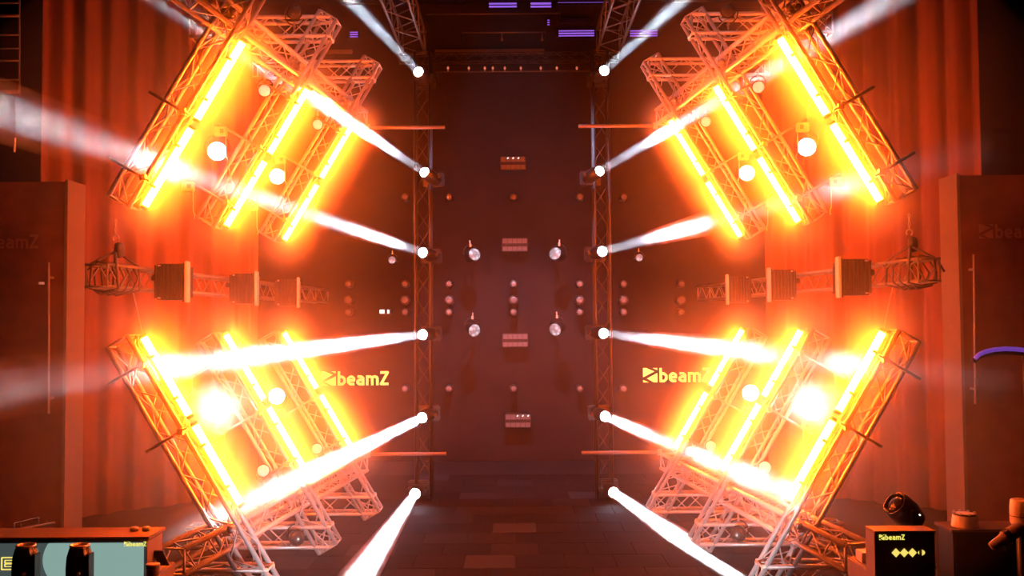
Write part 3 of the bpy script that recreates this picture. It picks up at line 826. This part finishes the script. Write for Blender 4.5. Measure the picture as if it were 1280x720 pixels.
ob('stand', g_tube((pts[-2].x, pts[-2].y + 0.05, 0), pts[-2] + Vector((0, 0.05, -0.03)), 0.02, None, 8), M['black'], t, True)

# ------------------------------------------------------------------ demo counters
def counter_left():
    y0 = 8.0
    tr = W(183, 672, y0); xr = tr.x; zt = tr.z
    xl = -4.9; dp = 0.36
    t = thing('demo_counter', ((xl + xr) / 2, y0, 0), 'counter with a teal and charcoal screen front at the lower left', 'counter')
    xc = (xl + xr) / 2; wd = xr - xl
    ob('body', g_box((xc + 0.0, y0 + dp / 2 + 0.01, zt / 2 - 0.02), (wd, dp - 0.02, zt - 0.04)), M['greyblock'], t)
    ob('top', g_bevbox((xc + 0.012, y0 + dp / 2, zt - 0.005), (wd + 0.03, dp + 0.03, 0.03), 0.006), M['wood'], t)
    c = W(54, 700, y0) - Vector((xc, y0, 0)); px_m = y0 / F
    m = screen_mat(c.x, c.z, 7.0 / (21.0 ** 2) / px_m)
    ob('screen', g_box((xc - 0.01, y0 + 0.0, zt / 2 - 0.02), (wd - 0.03, 0.02, zt - 0.05)), m, t)
    put_text('beamZ', W(155, 683, y0 - 0.02), Vector((W(183, 683, y0 - 0.02).x, y0 - 0.02, W(155, 683, y0 - 0.02).z)), M['sign_hot'], t)
    a = W(2, 712, y0 - 0.016); b = W(16, 697, y0 - 0.016)
    bars = [((a.x, (a.z + b.z) / 2), (0.010, b.z - a.z)), (((a.x + b.x) / 2, a.z), (b.x - a.x, 0.010)), (((a.x + b.x) / 2, b.z), (b.x - a.x, 0.010))]
    for fz in (0.36, 0.66):
        zc = a.z + (b.z - a.z) * fz
        bars += [(((a.x + b.x) / 2 + 0.012, zc + 0.011), (b.x - a.x - 0.03, 0.006)), (((a.x + b.x) / 2 + 0.012, zc - 0.011), (b.x - a.x - 0.03, 0.006)), ((a.x + 0.028, zc), (0.007, 0.022))]
    ob('emblem', join(*[g_box((q[0], y0 - 0.016, q[1]), (z_[0], 0.006, z_[1])) for q, z_ in bars]), M['sign'], t)
    for px in (168, 183):
        q = W(px, 667, y0 + 0.22); q.z = zt + 0.012
        tag(ob('dome_button', g_lathe(q, (0, 0, 1), [(0.035, 0), (0.038, 0.02), (0.026, 0.034), (0.005, 0.038)], 14), M['white_plastic'], None, True), 'small round pale button on the left counter top, %s of two' % ('first' if px < 175 else 'second'), 'button', 'buttons on the counter')
    return zt
counter_left()

def upright_head(px, label, y=7.55):
    top = W(px, 681.5, y)
    zb = 0.62; h = top.z - zb; w_ = 0.108
    t = thing('moving_head_light', (top.x, y, zb), label, 'stage light', 'black lights before the left counter')
    pr = [(0.80, 0.0), (0.90, 0.06), (0.98, 0.30), (1.0, 0.62), (0.94, 0.82), (0.78, 0.95), (0.70, 0.985), (0.66, 1.0), (0.60, 0.985)]
    ob('head', g_lathe((top.x, y, zb), (0, 0, 1), [(w_ * a, h * b) for a, b in pr], 8), M['black_gloss'], t)
    ob('lens_ring', g_lathe((top.x, y, zb + h), (0, 0, 1), [(w_ * 0.70, -0.012), (w_ * 0.72, 0.004), (w_ * 0.62, 0.008), (w_ * 0.58, -0.006)], 20), M['steel'], t, True)
    ob('lens', g_lathe((top.x, y, zb + h), (0, 0, 1), [(w_ * 0.58, -0.010), (w_ * 0.4, -0.004), (w_ * 0.05, -0.001)], 16), M['lensgrey'], t, True)
    ob('side_panel', g_bevbox((top.x + w_ * 0.93, y - 0.02, zb + h * 0.62), (0.014, 0.10, h * 0.5), 0.005), M['black_gloss'], t)
    ob('knob', g_tube((top.x + w_ * 0.4, y - w_ * 0.92, zb + h * 0.55), (top.x + w_ * 0.4, y - w_ * 1.05, zb + h * 0.55), 0.014, None, 8), M['pale_metal'], t)
    for e in (-1, 1):
        ob('yoke_arm', g_bevbox((top.x + e * w_ * 1.0, y + 0.06, zb + 0.02), (0.03, 0.08, 0.22), 0.008), M['black'], t)
    ob('base', g_bevbox((top.x, y, zb - 0.07), (0.28, 0.22, 0.10), 0.02), M['black'], t)
upright_head(32.5, 'black upright moving head light nearest the left edge before the screen')
upright_head(99.5, 'black upright moving head light before the teal half of the screen')
tag(ob('low_plinth', g_bevbox((-3.95, 7.5, 0.25), (1.5, 0.45, 0.50), 0.02), M['counter']), 'low dark plinth under the two upright black lights', 'plinth')

def tilted_desk():
    a = W(10, 664, 9.4); b = W(68, 653, 10.2)
    t = thing('control_desk', (a.x, 9.6, 0), 'slim tilted control desk with upright handles behind the left counter', 'desk')
    d = (b - a); L = d.length; d.normalize(); s_ = Vector((-1, 0.2, 0)).normalized(); u_ = Vector((0, 0, 1))
    c = (a + b) / 2
    ob('top_panel', g_box(c + Vector((-0.12, 0, -0.015)), (0.24, L, 0.025), (Vector((1, 0, 0)), d, Vector((1, 0, 0)).cross(d))), M['black_gloss'], t)
    ob('edge_strip', g_tube(a, b, 0.012, None, 8), M['olive'], t, True)
    ps = [a.lerp(b, f) for f in (0.12, 0.26, 0.64, 0.82)]
    hs = (0.07, 0.055, 0.085, 0.03)
    for q, h in zip(ps, hs):
        ob('handle', g_tube(q, q + Vector((0, 0, h)), 0.009, None, 8), M['alu_dim'], t, True)
    ob('rail', g_tube(ps[0] + Vector((0, 0, 0.07)), ps[2] + Vector((0, 0, 0.085)), 0.004, None, 6), M['alu_dim'], t)
    ob('pedestal', g_box((c.x - 0.15, c.y, c.z / 2 - 0.02), (0.2, 0.3, c.z - 0.06)), M['black'], t)
tilted_desk()

# block, tablet and canister at the end of the left counter
c = W(200, 703, 8.45)
tag(ob('grey_block', g_bevbox((c.x - 0.02, 8.05, c.z / 2), (0.30, 0.85, c.z), 0.01), M['greyblock']), 'grey block with an amber lit top beside the left counter', 'block')
q = W(201, 706, 8.2)
tag(ob('slanted_panel', g_bevbox(q + Vector((0, 0, 0.06)), (0.095, 0.02, 0.15), 0.004, (Vector((1, 0, 0.0)), Vector((0, 0.94, 0.34)), Vector((-0.28, -0.3, 0.92)).normalized())), M['black']), 'small dark tilted panel standing on the block by the left counter', 'panel')
q = W(191, 705, 7.7)
tag(ob('canister', g_lathe((q.x, 7.7, 0), (0, 0, 1), [(0.05, 0), (0.055, 0.02), (0.055, q.z - 0.03), (0.058, q.z - 0.02), (0.058, q.z), (0.02, q.z + 0.002)], 16), M['wood'], None, True), 'brown round canister with a bright lid before the left counter', 'canister')

def counter_right():
    y0 = 7.6
    tl = W(1094, 664, y0); zt = tl.z; dp = 0.19
    x0 = tl.x; x1 = W(1168, 664, y0).x
    xc = (x0 + x1) / 2
    t = thing('demo_counter', (xc, y0, 0), 'dark counter with yellow diamonds and lettering at the lower right', 'counter')
    ob('body', g_box((xc, y0 + dp / 2, zt / 2 - 0.01), (x1 - x0, dp, zt - 0.02)), M['counter'], t)
    ob('side_panel', g_box((x0 - 0.004, y0 + dp / 2, zt / 2 - 0.01), (0.008, dp, zt - 0.02)), M['greyblock'], t)
    ob('top', g_bevbox((xc, y0 + dp / 2, zt - 0.008), (x1 - x0 + 0.016, dp + 0.016, 0.018), 0.004), M['wood'], t)
    p = W(1099, 675, y0 - 0.006)
    put_text('beamZ', p, Vector((W(1131, 675, y0 - 0.006).x, y0 - 0.006, p.z)), M['sign_hot'], t)
    cz = W(1120, 691, y0 - 0.006).z
    e = 5.6 / F * y0
    for k, px in enumerate((1120, 1130.3, 1140.6)):
        cx = W(px, 691, y0 - 0.006).x
        ob('diamond', ([Vector((cx - e * 0.96, y0 - 0.006, cz)), Vector((cx, y0 - 0.006, cz - e)), Vector((cx + e * 0.96, y0 - 0.006, cz)), Vector((cx, y0 - 0.006, cz + e))], [(0, 1, 2, 3)]), M['sign'], t)
    for px, w_, h_ in ((1147, 2.0, 2.4), (1152.5, 2.2, 3.8)):
        cx = W(px, 691, y0 - 0.006).x; w2 = w_ / F * y0; h2 = h_ / F * y0
        pts = [(0, h2), (0, -h2), (w2 * 1.4, -h2 * 0.5), (w2 * 1.8, 0), (w2 * 1.4, h2 * 0.5)] if px > 1150 else [(0, 0), (w2, -h2), (w2, h2)]
        ob('diamond_fragment', ([Vector((cx + a, y0 - 0.006, cz + b)) for a, b in pts], [tuple(range(len(pts)))]), M['sign'], t)
    return zt, x0, y0
zr, xr0, yr0 = counter_right()
c = W(1059, 695, 8.3)
tag(ob('grey_block', g_bevbox((c.x + 0.20, 7.75, c.z / 2), (0.40, 1.1, c.z), 0.01), M['greyblock']), 'grey block with an amber lit top beside the right counter', 'block')
q = W(1081, 696, 8.1)
tag(ob('white_carton', g_bevbox((q.x + 0.02, 8.12, c.z + 0.045), (0.13, 0.16, 0.09), 0.006), M['white_plastic']), 'small white carton on the grey block by the right counter', 'carton')

# dark moving head behind the right counter
def desk_head():
    p = W(1131, 640, 8.1)
    t = thing('moving_head_light', (p.x, 8.1, p.z - 0.2), 'dark moving head light tilted up behind the right counter', 'stage light')
    aim = Vector((-0.55, -0.2, 0.45)).normalized()
    ob('head', g_lathe(p, aim, [(0.06, -0.17), (0.10, -0.14), (0.125, -0.02), (0.125, 0.08), (0.11, 0.13), (0.10, 0.135), (0.095, 0.12)], 18), M['black'], t, True)
    ob('lens_ring', g_lathe(p, aim, [(0.108, 0.125), (0.112, 0.14), (0.10, 0.145), (0.096, 0.125)], 18), M['black_gloss'], t, True)
    ob('lens', g_lathe(p, aim, [(0.095, 0.12), (0.06, 0.14), (0.006, 0.147)], 16), M['black_gloss'], t, True)
    ob('indicator', g_tube(p + Vector((0.075, -0.11, 0.0)), p + Vector((0.075, -0.135, 0.0)), 0.006, None, 6), M['glint'], t)
    for e in (-1, 1):
        ob('yoke_arm', g_bevbox(p + Vector((0.02, e * 0.15, -0.10)), (0.07, 0.03, 0.30), 0.01), M['black'], t)
    ob('base', g_bevbox(p + Vector((0.02, 0, -0.29)), (0.30, 0.36, 0.12), 0.02), M['black'], t)
    tag(ob('light_stand', join(g_tube((p.x + 0.02, 8.1, 0.0), (p.x + 0.02, 8.1, p.z - 0.35), 0.045, None, 12), g_bevbox((p.x + 0.02, 8.1, 0.02), (0.4, 0.4, 0.04), 0.01)), M['black']), 'black stand under the dark moving head light', 'stand')
desk_head()

# dark table at the right edge with its devices
a = W(1187, 661, 8.9)
t = thing('side_table', (a.x + 0.8, 9.0, 0), 'dark table with an amber edge at the lower right', 'table')
ob('table_top', g_bevbox((a.x + 0.9, 9.05, a.z - 0.015), (1.8, 0.36, 0.03), 0.005), M['counter'], t)
ob('edge_strip', g_box((a.x + 0.9, 8.865, a.z - 0.012), (1.8, 0.012, 0.022)), M['wood'], t)  # paler strip put in as the light catching the table edge
for e in (0.06, 1.74):
    ob('leg', g_box((a.x + e, 9.05, (a.z - 0.03) / 2), (0.06, 0.3, a.z - 0.03)), M['black'], t)
ob('apron', g_box((a.x + 0.9, 8.90, a.z - 0.28), (1.7, 0.02, 0.5)), M['black'], t)
q = W(1206, 658, 9.0)
t = thing('round_device', (q.x, 9.0, a.z), 'small white round device with a glittering rim on the dark table', 'device')
ob('shell', g_lathe((q.x, 9.0, a.z), (0, 0, 1), [(0.122, 0), (0.124, 0.012), (0.108, 0.115), (0.10, 0.128)], 20), M['white_plastic'], t, True)
ob('rim', g_lathe((q.x, 9.0, a.z), (0, 0, 1), [(0.108, 0.112), (0.110, 0.124), (0.092, 0.130), (0.088, 0.118)], 20), M['black'], t, True)
for i_ in range(8):
    an = i_ * 0.785
    ob('stud', g_tube((q.x + 0.098 * math.cos(an), 9.0 + 0.098 * math.sin(an), a.z + 0.124), (q.x + 0.098 * math.cos(an), 9.0 + 0.098 * math.sin(an), a.z + 0.142), 0.013, None, 8), M['alu'], t)
q = W(1277, 656, 8.6)
t = thing('lamp_housing', q, 'upright round lamp housing catching amber light at the right edge', 'stage light')
ob('housing', g_lathe((q.x, 8.6, q.z), (0, 0, 1), [(0.085, 0.0), (0.098, 0.03), (0.098, 0.16), (0.09, 0.225), (0.08, 0.235), (0.07, 0.22)], 18), M['pale_metal'], t, True)
ob('seam_ring', g_lathe((q.x, 8.6, q.z + 0.085), (0, 0, 1), [(0.099, -0.004), (0.101, 0.0), (0.099, 0.004)], 18), M['black'], t, True)
ob('screw', g_tube((q.x - 0.06, 8.51, q.z + 0.11), (q.x - 0.066, 8.50, q.z + 0.11), 0.012, None, 6), M['steel'], t)
ob('post', g_tube((q.x, 8.6, 0), (q.x, 8.6, q.z + 0.01), 0.05, None, 12), M['black'], t, True)
p = W(1276, 659, 8.15); p2 = W(1239, 684, 8.15)
t = thing('barrel_spotlight', p, 'tilted long spotlight barrel with a pale band at the right edge', 'stage light')
d = (p2 - p); L = d.length
ob('barrel', g_lathe(p, d, [(0.03, -0.02), (0.045, 0.0), (0.060, 0.06), (0.060, L * 0.55), (0.048, L * 0.62), (0.040, L * 0.98), (0.034, L)], 16), M['board'], t, True)
ob('band', g_lathe(p, d, [(0.0612, L * 0.36), (0.0625, L * 0.38), (0.0625, L * 0.50), (0.0612, L * 0.52)], 16), M['black_gloss'], t, True)
ob('knob', g_tube(p.lerp(p2, 0.6) + Vector((0, -0.02, -0.05)), p.lerp(p2, 0.6) + Vector((0, -0.02, -0.095)), 0.015, None, 8), M['steel'], t)
ob('stand', join(g_tube((p.x + 0.02, 8.17, 0.0), (p.x + 0.02, 8.17, p.z), 0.025, None, 10)), M['black'], t)

# ------------------------------------------------------------------ haze hanging over the stage
def falloff_smoke(name, dens, reach, mode):
    """smoke that thins out with the distance from an axis ('line') or from a centre ('ball')"""
    m = bpy.data.materials.new(name); m.use_nodes = True
    n, l = m.node_tree.nodes, m.node_tree.links
    n.clear()
    out = n.new('ShaderNodeOutputMaterial'); vs = n.new('ShaderNodeVolumeScatter')
    vs.inputs['Color'].default_value = (1, 1, 1, 1)
    tc = n.new('ShaderNodeTexCoord')
    ml = n.new('ShaderNodeVectorMath'); ml.operation = 'SCALE'; ml.inputs['Scale'].default_value = 1 / reach
    ln = n.new('ShaderNodeVectorMath'); ln.operation = 'LENGTH'
    if mode == 'line':          # distance to a segment of length _L on the local z axis
        s1 = n.new('ShaderNodeVectorMath'); s1.operation = 'SUBTRACT'; s1.inputs[1].default_value = (0, 0, _L / 2)
        s2 = n.new('ShaderNodeVectorMath'); s2.operation = 'ABSOLUTE'
        s3 = n.new('ShaderNodeVectorMath'); s3.operation = 'SUBTRACT'; s3.inputs[1].default_value = (0, 0, _L / 2)
        s4 = n.new('ShaderNodeVectorMath'); s4.operation = 'MAXIMUM'; s4.inputs[1].default_value = (-9, -9, 0)
        l.new(tc.outputs['Object'], s1.inputs[0]); l.new(s1.outputs[0], s2.inputs[0]); l.new(s2.outputs[0], s3.inputs[0])
        l.new(s3.outputs[0], s4.inputs[0]); l.new(s4.outputs[0], ml.inputs[0])
    else:
        l.new(tc.outputs['Object'], ml.inputs[0])
    l.new(ml.outputs[0], ln.inputs[0])
    inv = n.new('ShaderNodeMath'); inv.operation = 'SUBTRACT'; inv.use_clamp = True; inv.inputs[0].default_value = 1.0
    l.new(ln.outputs['Value'], inv.inputs[1])
    pw = n.new('ShaderNodeMath'); pw.operation = 'POWER'; pw.inputs[1].default_value = 2.2 if mode == 'line' else 1.5
    l.new(inv.outputs[0], pw.inputs[0])
    mu = n.new('ShaderNodeMath'); mu.operation = 'MULTIPLY'; mu.inputs[1].default_value = dens
    l.new(pw.outputs[0], mu.inputs[0]); l.new(mu.outputs[0], vs.inputs['Density'])
    l.new(vs.outputs[0], out.inputs['Volume'])
    return m
_r = TUBE_GLOW_SMOKE[0]
_L = (Vector(TUBE_IN) - Vector(TUBE_OUT)).length
line_mat = falloff_smoke('smoke_around_tubes', TUBE_GLOW_SMOKE[1], _r, 'line')  # smoke shells shaped to give the bloom around the tubes
_pr = [(_r * math.sin(R(a)), -_r * math.cos(R(a))) for a in (8, 25, 45, 67, 90)]
_pr += [(_r * math.sin(R(a)), _L - _r * math.cos(R(a))) for a in (90, 113, 135, 155, 172)]
line_me = bpy.data.meshes.new('smoke')
_v, _f = g_lathe((0, 0, 0), (0, 0, 1), _pr, 14)
line_me.from_pydata([tuple(q) for q in _v], [], _f); line_me.materials.append(line_mat)
def basis(x, y, z, p):
    return Matrix(((x.x, y.x, z.x, p.x), (x.y, y.y, z.y, p.y), (x.z, y.z, z.z, p.z), (0, 0, 0, 1)))
for sx in (-1, 1):
    for sz in (1, -1):
        where = '%s %s' % ('upper' if sz > 0 else 'lower', 'left' if sx < 0 else 'right')
        for k in range(3):
            P0 = FR(sx, sz, k, *TUBE_OUT); P1 = FR(sx, sz, k, *TUBE_IN)
            o = bpy.data.objects.new('smoke', line_me); col.objects.link(o)
            o.matrix_world = basis(*frame_z(P1 - P0), P0)
            tag(o, 'thin smoke hanging around the %s %s amber tubes' % (NEAR[k], where), None, 'smoke around the tubes', 'stuff')

def stage_smoke():
    """one cloud over the whole stage: thin everywhere, thicker around the four banks of tubes"""
    m = bpy.data.materials.new('smoke_over_the_stage'); m.use_nodes = True
    n, l = m.node_tree.nodes, m.node_tree.links
    n.clear()
    out = n.new('ShaderNodeOutputMaterial'); vs = n.new('ShaderNodeVolumeScatter')
    vs.inputs['Color'].default_value = (1, 1, 1, 1)
    tc = n.new('ShaderNodeTexCoord')
    def vm(op, a, b=None):
        q = n.new('ShaderNodeVectorMath'); q.operation = op; l.new(a, q.inputs[0])
        if b is not None: q.inputs[1].default_value = b
        return q
    def fall(vec, power, dens):
        ln = vm('LENGTH', vec)
        iv = n.new('ShaderNodeMath'); iv.operation = 'SUBTRACT'; iv.use_clamp = True; iv.inputs[0].default_value = 1.0; l.new(ln.outputs['Value'], iv.inputs[1])
        pw = n.new('ShaderNodeMath'); pw.operation = 'POWER'; pw.inputs[1].default_value = power; l.new(iv.outputs[0], pw.inputs[0])
        mu = n.new('ShaderNodeMath'); mu.operation = 'MULTIPLY'; mu.inputs[1].default_value = dens; l.new(pw.outputs[0], mu.inputs[0])
        return mu.outputs[0]
    A = tc.outputs['Object']
    mid = fall(vm('MULTIPLY', vm('SUBTRACT', A, (0.0, 13.3, -0.6)).outputs[0], (1 / 7.5, 1 / 5.6, 1 / 5.2)).outputs[0], 1.2, MID_SMOKE)
    # the four banks are mirror images: fold the space onto one of them
    fo = n.new('ShaderNodeVectorMath'); fo.operation = 'ABSOLUTE'; l.new(A, fo.inputs[0])
    ce = (Vector(TUBE_IN) + Vector(TUBE_OUT)) / 2
    sh = vm('SUBTRACT', fo.outputs[0], (ce.x - TOE + BANK_OUT, D1 + DS * 0.9, ce.y + BANK_OUT * 0.2))
    ro = n.new('ShaderNodeVectorRotate'); ro.rotation_type = 'Y_AXIS'; ro.inputs['Angle'].default_value = R(30.5); l.new(sh.outputs[0], ro.inputs['Vector'])
    bank = fall(vm('MULTIPLY', ro.outputs[0], (1 / 2.9, 1 / 4.2, 1 / 3.3)).outputs[0], 1.5, BANK_SMOKE)
    ad = n.new('ShaderNodeMath'); ad.operation = 'ADD'; l.new(mid, ad.inputs[0]); l.new(bank, ad.inputs[1])
    # smoke thickened in the lower half to raise the pale veil there
    sp = n.new('ShaderNodeSeparateXYZ'); l.new(A, sp.inputs[0])
    lw = n.new('ShaderNodeMapRange'); lw.inputs['From Min'].default_value = 0.4; lw.inputs['From Max'].default_value = -0.9
    lw.inputs['To Min'].default_value = 1.0; lw.inputs['To Max'].default_value = LOW_SMOKE
    l.new(sp.outputs['Z'], lw.inputs[0])
    a2 = n.new('ShaderNodeMath'); a2.operation = 'MULTIPLY'; l.new(ad.outputs[0], a2.inputs[0]); l.new(lw.outputs[0], a2.inputs[1]); ad = a2
    l.new(ad.outputs[0], vs.inputs['Density']); l.new(vs.outputs[0], out.inputs['Volume'])
    v, f = g_lathe((0, 0, 0), (0, 0, 1), [(math.sin(R(a)), -math.cos(R(a))) for a in range(5, 176, 10)], 24)
    v = [Vector((q.x * 8.2, 12.9 + q.y * 6.2, -0.3 + q.z * 5.6)) for q in v]
    me = bpy.data.meshes.new('haze'); me.from_pydata([tuple(q) for q in v], [], f); me.materials.append(m)
    o = bpy.data.objects.new('haze', me); col.objects.link(o); o.location = (0, 0, ZM)
    tag(o, 'thin smoke haze glowing over the stage and around the tubes', None, None, 'stuff')
stage_smoke()

glare_mat = falloff_smoke('smoke_before_the_lamp', 3.6, 0.42, 'ball')  # added smoke ball that stands in for the lens flare
glare_me = bpy.data.meshes.new('smoke')
_v, _f = g_lathe((0, 0, 0), (0, 0, 1), [(0.42 * math.sin(R(a)), -0.42 * math.cos(R(a))) for a in range(6, 175, 12)], 16)
glare_me.from_pydata([tuple(q) for q in _v], [], _f); glare_me.materials.append(glare_mat)
for sx in (-1, 1):
    c = FR(sx, -1, 1, tube_at(1.58) + 0.59, 1.58, -0.20)
    o = bpy.data.objects.new('smoke', glare_me); col.objects.link(o)
    o.location = c + (CAM - c).normalized() * 0.12
    tag(o, 'smoke glaring white before the %s hot lamp' % ('left' if sx < 0 else 'right'), None, 'smoke before the lamps', 'stuff')
